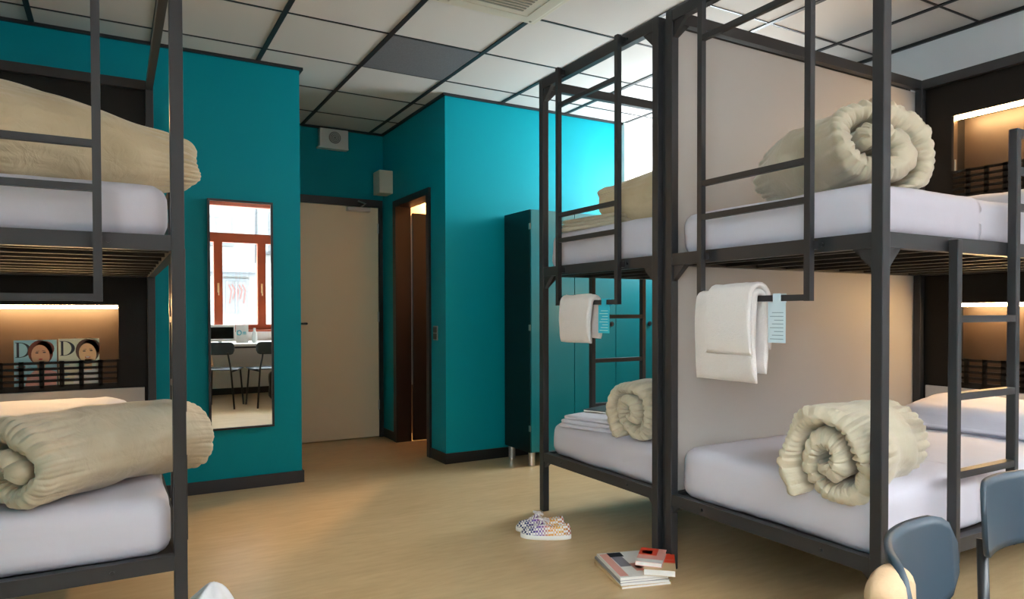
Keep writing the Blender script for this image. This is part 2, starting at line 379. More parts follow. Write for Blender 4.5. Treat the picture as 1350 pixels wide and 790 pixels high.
# house across the street (seen in the mirror)
YO = -7.0
hb = thing('house', 'pale plastered house across the street, reflected in the mirror', 'building', (2.5, YO, -3))
def loc(mb): return mb
h_ = MB().box(-8, 8, -1.2, 0, 0, 5.25).box(-8, .30, -1.5, -.35, 5.25, 9.2)
h_.build('wall', 'facade', hb)
MB().box(.0, 8, -1.9, -.9, 5.25, 9.2).build('upper_wall', 'facade', hb)
MB().box(-8, .24, -.02, .22, 5.03, 5.16).box(-8, .24, 0, .14, 4.95, 5.03).build('cornice', 'facade_grey', hb)
MB().box(.33, .40, -.88, -.80, 5.0, 9.0).build('downpipe', 'facade_grey', hb)
def hwin(x0, x1, z0, z1, y=0.0, red=False):
    wf = MB().box(x0 - .06, x1 + .06, y, y + .05, z0 - .06, z1 + .06).build('window', 'facade_grey', hb)
    MB().box(x0, x1, y + .05, y + .06, z0, z1).build('pane', 'curtain' if red else 'facade_glass', wf)
    mb = MB().box((x0 + x1) / 2 - .02, (x0 + x1) / 2 + .02, y + .06, y + .075, z0, z1); mb.build('mullion', 'facade_grey', wf)
    if red:
        mr = MB()
        for k in range(5):
            xx = x0 + .08 + k * (x1 - x0 - .12) / 4.4; mr.tube([(xx, y + .065, z0 + .2 + .1 * (k % 2)), (xx + .04, y + .065, z1 - .2), (xx - .02, y + .065, z1 - .07)], .012, 5)
        mr.build('curtain_motif', 'curtain_red', wf)
hwin(-.377, .06, 4.15, 4.836, red=True)
hwin(-1.6, -.9, 4.15, 4.836)
hwin(-.80, -.20, 5.7, 6.25, y=-.35)
hwin(.45, 1.0, 5.6, 6.6, y=-.9)
hwin(1.5, 2.2, 4.15, 4.836)

# ------------------------------------------------------------------ bunk beds
Z_LO, Z_MID, Z_TOP = .335, 1.385, 2.44
W = .995
def make_bunk(label, loc, rz, L, side, gap, gus=True):
    """local x: foot (0) to head (L); local y across the bed, centre 0; side=-1/+1: ladder side"""
    t = thing('bunk_bed', label, 'bunk bed', loc, rz, 'steel framed bunk beds')
    h = W / 2; p = .04
    for sx in (0, 1):
        for sy in (-1, 1):
            x0 = 0 if sx == 0 else L - p
            y0 = sy * h - (p if sy > 0 else 0)
            MB().box(x0, x0 + p, y0, y0 + p, 0, Z_TOP, bev=.003).build('post', 'steel', t)
    for zt, nm in ((Z_LO, 'lower_bed_frame'), (Z_MID, 'upper_bed_frame'), (Z_TOP, 'canopy_frame')):
        mb = MB(); z0 = zt - .05
        for sy in (-1, 1):
            y0 = sy * h - (p if sy > 0 else 0)
            mb.box(p, L - p, y0 + .003, y0 + p - .003, z0, zt)
        mb.box(.003, p - .003, -h + p, h - p, z0, zt); mb.box(L - p + .003, L - .003, -h + p, h - p, z0, zt)
        # corner gussets
        g = .07 if zt > 1 else .035
        for sy in (-1, 1):
            ye = sy * (h - p)
            if gus: mb.prism([(ye, z0), (ye - sy * g, z0), (ye, z0 - g)], 'x', .010, p - .010)
            ye2 = sy * h - sy * p
            mb.prism([(p, z0), (p + g, z0), (p, z0 - g)], 'y', sy * h - sy * .008, sy * h - sy * (p - .008))
        f = mb.build(nm, 'steel', t)
        if zt < Z_TOP:
            dk = MB().box(p, L - p, -h + p, h - p, zt - .022, zt - .012)
            n = 9
            for k in range(n):
                x = p + (L - 2 * p) * (k + .5) / n
                dk.box(x - .015, x + .015, -h + p, h - p, zt - .047, zt - .022)
            dk.build('slat_base', 'deck', f)
        for sy in (-.28, .28): MB().cyl((.005, sy, z0 + .025), (-.004, sy, z0 + .025), .007, 10).build('bolt', 'black', f)
    # guard grille at the foot with the towel bar
    q = .012; gx_ = -.030
    gm = MB()
    for y in (-.252, .252): gm.box(gx_ - q, gx_ + q, y - q, y + q, 1.168, Z_TOP - .004)
    for z in (2.235, 1.650, 1.515, 1.180): gm.box(gx_ - q + .002, gx_ + q - .002, -.252, .252, z - q + .001, z + q - .001)
    for y in (-.252, .252):
        gm.box(gx_, .004, y - q, y + q, Z_MID - .04, Z_MID - .012); gm.box(gx_, .004, y - q, y + q, Z_TOP - .04, Z_TOP - .012)
    gm.build('foot_guard', 'steel', t)
    # ladder and side guard
    yl = side * (h + .016)
    lad = MB()
    la, lb = .385, .775
    lad.box(la - .014, la + .014, yl - .016, yl + .016, .27, Z_MID - .01, bev=.003)
    lad.box(lb - .014, lb + .014, yl - .016, yl + .016, .27, 1.80, bev=.003)
    lo = lad.build('ladder', 'steel', t)
    for z in (1.105, .840, .572):
        MB().box(la + .014, lb - .014, yl - .015, yl + .015, z - .012, z + .012).build('rung', 'steel', lo)
    sg = MB()
    for z in (1.788, 1.650, 1.515): sg.box(lb + .014, L - p, yl - .012, yl + .012, z - .012, z + .012)
    sg.box(L - p - .024, L - p, yl - .012, yl + .012, Z_MID, 1.80)
    sg.build('side_guard', 'steel', t)
    # wooden head panel with two lit niches
    nv = .315
    pn = MB(); x0, x1 = L, L + gap; depth = .13
    N = [(.735, 1.178), (1.765, 2.208)]
    zs = [0.02, N[0][0], N[0][1], N[1][0], N[1][1], 2.40]
    for i in range(0, 6, 2): pn.box(x0, x1, -h, h, zs[i], zs[i + 1])
    for z0, z1 in N:
        pn.box(x0, x1, -h, -nv, z0, z1); pn.box(x0, x1, nv, h, z0, z1)
    pn.build('head_panel', 'dark_wood', t)
    for z0, z1 in N:
        nb = MB().box(x0 + depth, x1 - .002, -nv, nv, z0, z1).build('niche_back', 'niche', t)
        MB().box(x0 + .012, x0 + .030, -nv + .004, nv - .004, z1 - .020, z1 - .002).build('led_strip', 'led', nb)
        MB().box(x0 - .003, x0 + .035, nv - .012, nv - .001, z0 + .13, z1 - .003).build('niche_jamb', 'niche', nb)
        MB().box(x0 + .004, x0 + .016, nv - .016, nv - .012, z1 - .30, z1 - .24).build('light_switch', 'plastic_grey', nb)
        rk = MB()
        n = 7; bw = .022; rh = .140
        ww = 2 * nv / n
        for k in range(n + 1): rk.box(x0 - .010, x0 - .001, -nv + k * ww - bw / 2, -nv + k * ww + bw / 2, z0 - .004, z0 + rh)
        for k in range(5): rk.box(x0 - .010, x0 - .001, -nv, nv, z0 - .004 + k * (rh - .012) / 4, z0 + .010 + k * (rh - .012) / 4)
        rk.build('slatted_rack', 'dark_wood', nb)
        MB().box(x0 - .018, x0 - .001, -.44, .44, z0 - .24, z0 - .022, bev=.002).build('headboard', 'beige', t)
    return t
XF = 2.10
b1 = make_bunk('black steel bunk bed in the right foreground, nearest to the chairs', (XF, 1.815, 0), 0, 1.92, -1, .205)
b2 = make_bunk('black steel bunk bed beside the lockers, behind the beige partition', (XF, 2.857, 0), 0, 1.92, 1, .205)
b3 = make_bunk('grey steel bunk bed on the left in front of the teal mirror wall', (-.295, 2.516, 0), PI / 2, 1.95, -1, .248, gus=False)
pt = thing('partition_board', 'tall beige partition board between the two right-hand bunk beds', 'partition', (0, 0, 0))
MB().box(2.146, 4.02, 2.3165, 2.3555, .245, 2.385).build('board', 'beige', pt)
MB().box(2.125, 2.146, 2.318, 2.354, .0, 2.42).build('edge_post', 'steel', pt)

# ------------------------------------------------------------------ mattresses, pillows, duvets
def rounded_box_mesh(lx, ly, lz, r, nx=26, ny=16, nz=7, wr=.004, seed=0, sag=0.0, clipx=None, off=0.0, pillow=0.0):
    """a subdivided box whose corners are rounded by distance clamping, softly wrinkled"""
    bm = bmesh.new(); V = {}
    def P(i, j, k):
        key = (i, j, k)
        if key in V: return V[key]
        x = -lx / 2 + lx * i / nx; y = -ly / 2 + ly * j / ny; z = lz * k / nz
        if clipx is not None: x = -lx / 2 + (clipx + lx / 2) * i / nx
        cx_ = max(-lx / 2 + r, min(lx / 2 - r, x)); cy_ = max(-ly / 2 + r, min(ly / 2 - r, y)); cz_ = max(r, min(lz - r, z))
        d = Vector((x - cx_, y - cy_, z - cz_)); c = Vector((cx_, cy_, cz_))
        if d.length > 1e-9: q = c + d.normalized() * min(d.length, r) if d.length > r else c + d
        else: q = c
        if d.length > 1e-9 and (abs(abs(d.x) - r) < 1e-6 or abs(abs(d.y) - r) < 1e-6 or abs(abs(d.z) - r) < 1e-6 or d.length >= r):
            q = c + d.normalized() * r
        if pillow:
            e = max(0, min(1, (1 - abs(x) / (lx / 2)) * 3.0)) ** .5 * max(0, min(1, (1 - abs(y) / (ly / 2)) * 3.0)) ** .5
            q.z = lz * .30 + (q.z - lz * .30) * (.22 + .78 * e)
            q.z += 0
        nse = noise.noise(Vector((q.x * 5 + seed, q.y * 5, q.z * 9))) * wr + noise.noise(Vector((q.x * 17, q.y * 14 + seed, q.z * 8))) * wr * .4
        dirn = (q - Vector((q.x * .8, q.y * .8, lz / 2))).normalized()
        q = q + dirn * (nse + off)
        if sag: q.z -= sag * math.exp(-((q.x) ** 2) / .5) * (q.z / lz)
        V[key] = bm.verts.new(q); return V[key]
    def quad(a, b, c, d):
        try: bm.faces.new((a, b, c, d))
        except ValueError: pass
    for i in range(nx):
        for j in range(ny):
            quad(P(i, j, 0), P(i, j + 1, 0), P(i + 1, j + 1, 0), P(i + 1, j, 0)); quad(P(i, j, nz), P(i + 1, j, nz), P(i + 1, j + 1, nz), P(i, j + 1, nz))
    for i in range(nx):
        for k in range(nz):
            quad(P(i, 0, k), P(i + 1, 0, k), P(i + 1, 0, k + 1), P(i, 0, k + 1)); quad(P(i, ny, k), P(i, ny, k + 1), P(i + 1, ny, k + 1), P(i + 1, ny, k))
    for j in range(ny):
        for k in range(nz):
            quad(P(0, j, k), P(0, j, k + 1), P(0, j + 1, k + 1), P(0, j + 1, k)); quad(P(nx, j, k), P(nx, j + 1, k), P(nx, j + 1, k + 1), P(nx, j, k + 1))
    return bm
def mattress(label, bunk_loc, rz, L, z0, lz, seed):
    c = Vector((L / 2 - .005, 0, 0)); R_ = Matrix.Rotation(rz, 4, 'Z')
    c = R_ @ c
    t = thing('mattress', label, 'mattress', (bunk_loc[0] + c.x, bunk_loc[1] + c.y, z0), rz, 'white sheeted mattresses')
    mb = MB(); mb.bm.free(); mb.bm = rounded_box_mesh(L - .10, W - .095, lz, .055, 40, 22, 8, wr=.007, seed=seed)
    mb.build('fitted_sheet', 'sheet', t, smooth=True)
    mb = MB(); mb.bm.free(); mb.bm = rounded_box_mesh(L - .10, W - .095, lz, .055, 26, 22, 8, wr=.008, seed=seed + 3, clipx=-.28, off=.006)
    mb.build('folded_sheet', 'sheet_edge', t, smooth=True)
    return t
ML = .335; MU = 1.385
mattress('white sheeted lower mattress of the right foreground bunk', (XF, 1.815), 0, 1.92, ML - .010, .215, 1)
mattress('white sheeted upper mattress of the right foreground bunk', (XF, 1.815), 0, 1.92, MU - .010, .180, 4)
mattress('white sheeted lower mattress of the bunk beside the lockers', (XF, 2.857), 0, 1.92, ML - .010, .185, 7)
mattress('white sheeted upper mattress of the bunk beside the lockers', (XF, 2.857), 0, 1.92, MU - .010, .200, 9)
mattress('white sheeted lower mattress of the left bunk', (-.295, 2.516), PI / 2, 1.95, ML - .010, .195, 12)
mattress('white sheeted upper mattress of the left bunk', (-.295, 2.516), PI / 2, 1.95, MU - .010, .180, 15)

def pillow(label, x, y, z, rz, tilt=0.0, lx=.46, ly=.78, lz=.15, seed=0):
    t = MB(); t.bm.free(); t.bm = rounded_box_mesh(lx, ly, lz, .07, 20, 28, 6, wr=.010, seed=seed, pillow=1)
    o = t.build('pillow', 'sheet', smooth=True); o.location = (x, y, z); o.rotation_euler = (0, tilt, rz)
    return tag(o, label, 'pillow', 'white pillows at the bed heads')
pillow('white pillow on the lower mattress of the right foreground bunk, against its beige headboard', 3.755, 1.80, .535, 0, -.12, seed=1)
pillow('white pillow on the upper mattress of the right foreground bunk, under the lit niche', 3.755, 1.80, 1.550, 0, -.08, seed=5)
pillow('white pillow on the lower mattress of the left bunk, glowing peach under the magazines', -.295, 4.19, .518, PI / 2, -.12, seed=8)

def slab(path, width, thick, nloop_w=10, nround=5, afn=None, dfn=None, wfn=None):
    """a thick soft sheet: path = list of (u,v) 2-D centre points; returns bmesh with coords (u, a, v), a = across"""
    bm = bmesh.new(); N = len(path)
    # loop in (a, h): stadium
    loop = []
    hw = width / 2
    for i in range(nloop_w + 1): loop.append((-1 + 2 * i / nloop_w, 1, 0))
    for i in range(1, nround):
        a = PI / 2 - PI * i / nround; loop.append((1, math.sin(a), math.cos(a)))
    for i in range(nloop_w + 1): loop.append((1 - 2 * i / nloop_w, -1, 0))
    for i in range(1, nround):
        a = -PI / 2 - PI * i / nround; loop.append((-1, math.sin(a), math.cos(a)))
    rings = []; L = 0; prev = None
    for i, (u, v) in enumerate(path):
        if prev: L += math.hypot(u - prev[0], v - prev[1])
        prev = (u, v)
        a = path[max(0, i - 1)]; b = path[min(N - 1, i + 1)]
        tx, ty = b[0] - a[0], b[1] - a[1]; l_ = math.hypot(tx, ty) or 1; nx_, ny_ = -ty / l_, tx / l_
        tp = 1.0
        e = min(i, N - 1 - i)
        if e < 3: tp = (.35, .75, .94)[e]
        tk = (thick(i / (N - 1)) if callable(thick) else thick) * tp
        ring = []
        for (ca, ch, rr) in loop:
            wl = hw + (wfn(L, i / (N - 1)) if wfn else 0)
            A = ca * (wl - tk / 2) + math.copysign(rr, ca) * tk / 2
            H = ch * tk / 2
            if dfn: H += dfn(L, A / wl, ch, tk)
            p = Vector((u + nx_ * H, A, v + ny_ * H))
            if afn: p = afn(p)
            ring.append(bm.verts.new(p))
        rings.append(ring)
    n = len(loop)
    for i in range(N - 1):
        for k in range(n): bm.faces.new((rings[i][k], rings[i][(k + 1) % n], rings[i + 1][(k + 1) % n], rings[i + 1][k]))
    bm.faces.new(rings[0][::-1]); bm.faces.new(rings[-1])
    return bm

def duvet(label, c, axis_deg, length, R=.17, turns=2.3, sx=1.15, sz=.92, seed=0, tilt=0.0, matn='duvet', ea=-115, flip=1, droop=0.0, taper=0.0):
    """rolled comforter; c = centre of the roll, its base at c.z; axis direction in the floor plane"""
    path = []; n = int(250 * turns); r0 = .022; phase = math.radians(ea) - flip * 2 * PI * turns
    p = (R - r0) / (turns + .35)
    tk = p * .97
    Rc = R - tk / 2
    for i in range(n + 1):
        th = 2 * PI * turns * i / n
        r = Rc - p * (turns - th / (2 * PI))
        r = max(r, .014)
        a = th * flip + phase
        path.append((r * math.cos(a) * sx, r * math.sin(a) * sz))
    zb = R * sz * .86
    def dfn(L, a, ch, t):
        e = max(0, (abs(a) - .45) / .55)
        pk = abs(math.sin(L * 105 + 9 * noise.noise(Vector((L * 5, seed, 0))))) ** .8
        pk -= .30 * (1 - abs(math.sin(L * 235 + 14 * noise.noise(Vector((L * 6, seed + 5, 0))))))
        s_ = (ch > 0) * 2 - 1
        base = noise.noise(Vector((L * 4.5, a * 2.4 + seed, 3))) * .018 + noise.noise(Vector((L * 14, a * 3 + seed, 7))) * .010 + noise.noise(Vector((L * 42, a * 2.2 + seed, 5))) * .0045
        return s_ * t * (-(.17 + .14 * noise.noise(Vector((L * 7, seed, 9)))) * e ** 1.2 * (1 - pk)) + base - s_ * t * .10 * math.exp(-((abs(a) - .82) / .035) ** 2)
    def wfn(L, f):
        return .016 * math.sin(L * 5 + seed) + .008 * math.sin(L * 31 + seed * 2)
    def afn(q):
        x, a, z = q
        k = 1 - taper * (a / length + .5)
        x *= k; z *= k
        wv = noise.noise_vector(Vector((x * 4.0, a * 2.6, z * 4.0 + seed * 1.7)))
        x += wv.x * .045; z += wv.z * .035; a += wv.y * .025
        if z < -zb * .72: z = -zb * .72 + (z + zb * .72) * .35
        z -= droop * max(0, a / length + .1) ** 2
        return Vector((x, a, z))
    bm = slab(path, length, tk, 22, 8, afn, dfn, wfn)
    zmin = min(v.co.z for v in bm.verts if abs(v.co.y) < length * .5)
    mb = MB(); mb.bm.free(); mb.bm = bm
    o = mb.build('rolled_duvet', matn, smooth=True)
    # local y is the roll's axis
    o.rotation_euler = (tilt, 0, math.radians(axis_deg) - PI / 2)
    o.location = (c[0], c[1], c[2] - (zmin if not droop else -zb * .80))
    sd = o.modifiers.new('soft', 'SUBSURF'); sd.levels = 1; sd.render_levels = 1
    return tag(o, label, 'duvet', 'rolled cream duvets on the bunks')
duvet('cream duvet rolled up on the left lower bed, its open end to the left', (-.015, 2.82, .515), 42, .76, R=.205, turns=1.7, seed=2, sx=1.05, sz=.95, ea=-125, droop=.10, taper=.04)
duvet('sand duvet rolled up on the left upper bed', (-.13, 3.02, 1.548), 22, .86, R=.282, turns=1.8, seed=5, sx=1.05, sz=.98, matn='duvet_gold', ea=-130, taper=.46)
duvet('cream duvet rolled up on the right foreground lower bed, spiral end facing the room', (2.37, 1.550, .475), 12, .56, R=.205, turns=2.1, seed=9, sx=.98, sz=1.06, ea=-130)
duvet('cream duvet rolled up on the right foreground upper bed, spiral end towards the window', (2.45, 1.76, 1.545), 64, .70, R=.215, turns=1.75, seed=13, sx=1.14, sz=1.05, ea=-70, flip=-1)
duvet('sand duvet rolled up on the upper bed beside the lockers', (2.42, 2.78, 1.575), 112, .54, R=.215, turns=1.9, seed=17, sx=1.0, sz=1.0, matn='duvet_gold', ea=-100, taper=.45)
duvet('cream duvet rolled up on the lower bed beside the lockers', (2.42, 2.61, .515), 5, .58, R=.190, turns=2.0, seed=21, sx=1.0, sz=1.05, ea=-130)

# folded linen on bunk two
def folded(label, x, y, z, rz, lx, ly, layers, th, m, seed, name, cat, group=None):
    t = thing(name, label, cat, (x, y, z), rz, group)
    for k in range(layers):
        dx = random.uniform(-.012, .012); dy = random.uniform(-.012, .012)
        mb = MB(); mb.bm.free(); mb.bm = rounded_box_mesh(lx - .015 * k, ly - .012 * k, th, th * .48, 16, 16, 4, wr=.006, seed=seed + k)
        o = mb.build('fold', m, t, smooth=True); o.location = (dx, dy, k * th * .93)
    return t
folded('folded cream blanket at the foot of the upper bed beside the lockers', 2.31, 3.02, 1.572, .12, .30, .44, 3, .024, 'duvet', 31, 'folded_blanket', 'blanket')
folded('flat folded white sheets on the lower bed beside the lockers', 2.32, 3.03, .506, .30, .34, .36, 3, .024, 'sheet', 41, 'folded_sheets', 'sheets')
nb = thing('notebook', 'black notebook lying on the folded white sheets', 'notebook', (2.40, 3.13, .574), .35)
MB().box(-.11, .11, -.08, .08, .0, .003, bev=.001).box(-.11, .11, -.08, .08, .012, .015, bev=.001).build('cover', 'black', nb)
MB().box(-.106, .106, -.076, .076, .003, .012).build('pages', 'paper', nb)

# ------------------------------------------------------------------ towels and tags on the towel bars
def towel(label, y0, y1, zfront, zback, bar_x, bar_z, th, clr, seed, name='towel'):
    """folded towel over a bar running along y"""
    r = .0125 + clr + th / 2; pts = []
    for i in range(14): pts.append((bar_x - r - .010 * math.sin(PI * i / 13), zfront + (bar_z - zfront) * i / 13))
    for i in range(1, 9):
        a = PI - PI * i / 9; pts.append((bar_x + r * math.cos(a), bar_z + r * math.sin(a)))
    for i in range(12): pts.append((bar_x + r + .006 * math.sin(PI * i / 11), bar_z - (bar_z - zback) * i / 11))
    def dfn(L, a, ch, t): return noise.noise(Vector((L * 6, a * 2 + seed, 1))) * .006 + noise.noise(Vector((L * 20, a * 6 + seed, 1))) * .0015
    def afn(q): return Vector((q.x, q.y + noise.noise(Vector((q.z * 7, seed, q.y * 2))) * .006, q.z + noise.noise(Vector((q.y * 9, seed, 2))) * .004))
    bm = slab(pts, abs(y1 - y0), th, 12, 6, afn, dfn)
    mb = MB(); mb.bm.free(); mb.bm = bm
    o = mb.build(name, 'towel', smooth=True); o.location = (0, (y0 + y1) / 2, 0)
    return tag(o, label, 'towel', 'white towels on the foot rails')
BX = XF - .030
towel('large white bath towel folded over the foot rail of the right foreground bunk', 2.062, 1.762, .868, .900, BX, 1.180, .024, .001, 3)
towel('small white towel on top of the large towel on the foot rail', 1.985, 1.765, .972, .99, BX, 1.180, .020, .028, 6)
towel('white towel folded over the foot rail of the bunk beside the lockers', 3.04, 2.775, .978, 1.0, BX, 1.180, .030, .001, 9)
def hang_tag(label, yc, wd, ztop, zbot, m, ink, group):
    t = thing('hanging_tag', label, 'tag', (BX - .001, yc, 0), 0, group)
    poly = [(-wd / 2, zbot), (wd / 2, zbot), (wd / 2, ztop - .03), (.012, ztop - .006)]
    # the card, with its hook slot around the bar
    card = MB()
    card.box(-.0160, -.0145, -wd / 2, wd / 2, zbot, ztop - .018)
    card.prism([(-.0160, ztop - .018), (-.0145, ztop - .018), (-.0145, ztop + .010), (.0145, ztop + .010), (.0145, ztop - .02), (.0160, ztop - .02), (.0160, ztop + .0125), (-.0160, ztop + .0125)], 'y', -wd * .22, wd * .22)
    card.build('card', m, t)
    p = MB()
    for k in range(9):
        z = zbot + .012 + k * .0135
        if z < ztop - .045: p.box(-.0166, -.0160, -wd * .38, wd * (.38 - .12 * (k % 3)), z, z + .003)
    p.build('printed_lines', ink, t)
    return t
hang_tag('pale blue paper tag hanging beside the towels on the right foreground bunk', 1.682, .076, 1.184, 1.020, 'tag_pale', 'tag_ink', None)
hang_tag('bright cyan paper tag hanging beside the towel on the far bunk', 2.692, .086, 1.184, 1.030, 'tag_cyan', 'tag_ink_w', None)

# ------------------------------------------------------------------ magazines in the niche rack
def magazine(label, loc, cover, skin, hair, smile, x_face):
    """stands upright, faces local -y ; width along x"""
    t = thing('magazine', label, 'magazine', loc, 0, 'fashion magazines in the niche rack')
    w_, h_ = .19, .248
    MB().box(-w_ / 2 + .002, w_ / 2, .0015, .006, .001, h_ - .001).build('pages', 'paper', t)
    MB().box(-w_ / 2, w_ / 2, 0, .0015, 0, h_).build('cover', cover, t)
    def flat(name, polys, m, y):
        mb = MB()
        for pl in polys: mb.prism(pl, 'y', y, y + .0003)
        return mb.build(name, m, t)
    def ell(cx_, cz_, a, b_, n=20, rot=0):
        out = []
        for k in range(n):
            u, v = a * math.cos(2 * PI * k / n), b_ * math.sin(2 * PI * k / n)
            out.append((cx_ + u * math.cos(rot) - v * math.sin(rot), cz_ + u * math.sin(rot) + v * math.cos(rot)))
        return out
    # serif letter D at the top left: stem, serifs and a thick-thin bowl
    zt, zb = h_ - .012, h_ - .092
    lx = -w_ / 2 + .012
    arc_o = [(lx + .012 + .052 * math.sin(PI * k / 14), (zt + zb) / 2 + .040 * math.cos(PI * k / 14)) for k in range(15)]
    arc_i = [(lx + .012 + .036 * math.sin(PI * k / 14), (zt + zb) / 2 + .0375 * math.cos(PI * k / 14)) for k in range(15)]
    mb = MB()
    mb.prism([(lx, zb), (lx + .011, zb), (lx + .011, zt), (lx, zt)], 'y', -.0003, 0)
    mb.prism([(lx - .005, zt - .003), (lx + .02, zt - .003), (lx + .02, zt), (lx - .005, zt)], 'y', -.0003, 0)
    mb.prism([(lx - .005, zb), (lx + .02, zb), (lx + .02, zb + .003), (lx - .005, zb + .003)], 'y', -.0003, 0)
    for k in range(14): mb.prism([arc_i[k], arc_o[k], arc_o[k + 1], arc_i[k + 1]], 'y', -.0003, 0)
    mb.build('title_letter', 'ink', t)
    fx = x_face; fz = h_ - .072
    flat('hair', [ell(fx, fz + .004, .056, .066, rot=.1), ell(fx + .018, fz + .024, .044, .042)], hair, -.0006)
    flat('face', [ell(fx, fz - .012, .041, .058, rot=.12), [(fx - .016, fz - .10), (fx + .02, fz - .10), (fx + .018, fz - .04), (fx - .014, fz - .04)]], skin, -.0009)
    flat('eyes', [ell(fx - .016, fz + .003, .0075, .003), ell(fx + .017, fz + .005, .0075, .003), [(fx - .02, fz + .010), (fx - .006, fz + .012), (fx - .006, fz + .014), (fx - .02, fz + .012)], [(fx + .007, fz + .013), (fx + .021, fz + .012), (fx + .021, fz + .014), (fx + .007, fz + .015)]], 'ink', -.0012)
    flat('mouth', [ell(fx, fz - .031, .013 if smile else .009, .006 if smile else .004)], 'lips', -.0012)
    if smile: flat('teeth', [ell(fx, fz - .030, .010, .0035)], 'cover_white', -.0015)
    flat('shoulders', [[(fx - .07, 0.003), (w_ / 2 - .002, 0.003), (w_ / 2 - .002, fz - .10), (fx + .02, fz - .085), (fx - .02, fz - .085), (fx - .06, fz - .12)]], 'cover_pink' if not smile else 'cover_white', -.0004)
    flat('headlines', [[(-w_ / 2 + .01, z), (-w_ / 2 + .05 - .01 * (i % 2), z), (-w_ / 2 + .05 - .01 * (i % 2), z + .004), (-w_ / 2 + .01, z + .004)] for i, z in enumerate([.03, .045, .06, .09, .105, .12])], 'lips' if not smile else 'cover_teal', -.0007)
    return t
HY = 2.516 + 1.95       # face of the left head panel
magazine('fashion magazine with a pale blue cover and a red haired face', (-.367, HY - .0005 + .004, .742), 'cover_blue', 'skin', 'hair', False, .022)
magazine('fashion magazine with a cream cover and a smiling face, right of the blue one', (-.170, HY + .002, .746), 'cover_cream', 'skin2', 'hair2', True, .040)

# ------------------------------------------------------------------ mirror
mr = thing('wall_mirror', 'tall black framed mirror hanging on the teal wall', 'mirror', (0, 0, 0))
mx0, mx1, mz0, mz1, my = .508, .900, .392, 1.848, YB - .026
fr_ = MB().box(mx0, mx0 + .013, my, YB - .001, mz0, mz1).box(mx1 - .013, mx1, my, YB - .001, mz0, mz1).box(mx0 + .013, mx1 - .013, my, YB - .001, mz0, mz0 + .013).box(mx0 + .013, mx1 - .013, my, YB - .001, mz1 - .013, mz1)
fr_.build('mirror_frame', 'frame_black', mr)
MB().box(mx0 + .013, mx1 - .013, my + .008, YB - .002, mz0 + .013, mz1 - .013).build('mirror_glass', 'mirror', mr)

# ------------------------------------------------------------------ wall devices
sp = thing('wall_speaker', 'white square loudspeaker box above the entrance door', 'loudspeaker', (1.675, YD, 2.655))
MB().box(-.125, .125, -.07, 0, -.082, .076, bev=.004).box(-.14, .125, -.075, 0, -.094, -.082).build('housing', 'plastic_white', sp)
k = MB().cyl((.005, -.0705, .002), (.005, -.075, .002), .052, 28); k.build('speaker_grille', 'plastic_grey', sp)
k = MB()
for r in (.015, .028, .041): k.tube([(.005 + r * math.cos(a * PI / 10), -.0765, .002 + r * math.sin(a * PI / 10)) for a in range(21)], .0018, 5)
k.build('grille_ring', 'plastic_white', sp)
eb = thing('junction_box', 'cream box fixed in the corner between the entrance door and the washroom door', 'box', (2.10, 5.92, 2.28))
MB().box(-.085, .038, -.085, .085, -.10, .10, bev=.004).build('housing', 'plastic_cream', eb)
MB().box(-.075, .03, -.088, -.084, -.088, .088).build('front_cover', 'plastic_cream', eb)
ls = thing('light_switch_plate', 'small dark double switch on the teal corner wall by the washroom door', 'switch', (BR1, 4.91, .975))
MB().box(-.008, 0, -.038, .038, -.055, .055, bev=.002).build('plate', 'plastic_grey', ls)
MB().box(-.012, -.008, -.030, .030, .004, .046).box(-.012, -.008, -.030, .030, -.046, -.004).build('rocker', 'black', ls)

# ------------------------------------------------------------------ ceiling items
gt = thing('ceiling_vent_panel', 'dark grey perforated panel set in the ceiling grid', 'ceiling panel', (1.715, 4.1775, ZC))
MB().box(-.284, .284, -.290, .290, -.005, 0, bev=.001).build('panel', 'grey_tile', gt)
ac = thing('ceiling_air_conditioner', 'cream cassette air conditioner in the ceiling at the top edge', 'air conditioner', (1.72, 3.00, ZC))
MB().box(-.34, .34, -.34, .34, -.012, 0, bev=.004).build('outer_plate', 'ac', ac)
MB().box(-.30, .30, -.30, .30, -.030, -.012, bev=.008).build('cassette', 'ac', ac)
mm_ = MB()
for k in range(13): mm_.box(-.17, .17, -.17 + k * .028, -.158 + k * .028, -.034, -.030)
mm_.build('intake_grille', 'mesh_grey', ac)
mm_ = MB().box(-.22, .22, .225, .27, -.033, -.030).box(-.22, .22, -.27, -.225, -.033, -.030).box(.225, .27, -.22, .22, -.033, -.030).box(-.27, -.225, -.22, .22, -.033, -.030)
mm_.build('louvre', 'plastic_cream', ac)
mm_ = MB()
for sx in (-1, 1):
    for sy in (-1, 1): mm_.cyl((sx * .275, sy * .275, -.030), (sx * .275, sy * .275, -.033), .007, 10)
mm_.build('screw', 'mesh_grey', ac)

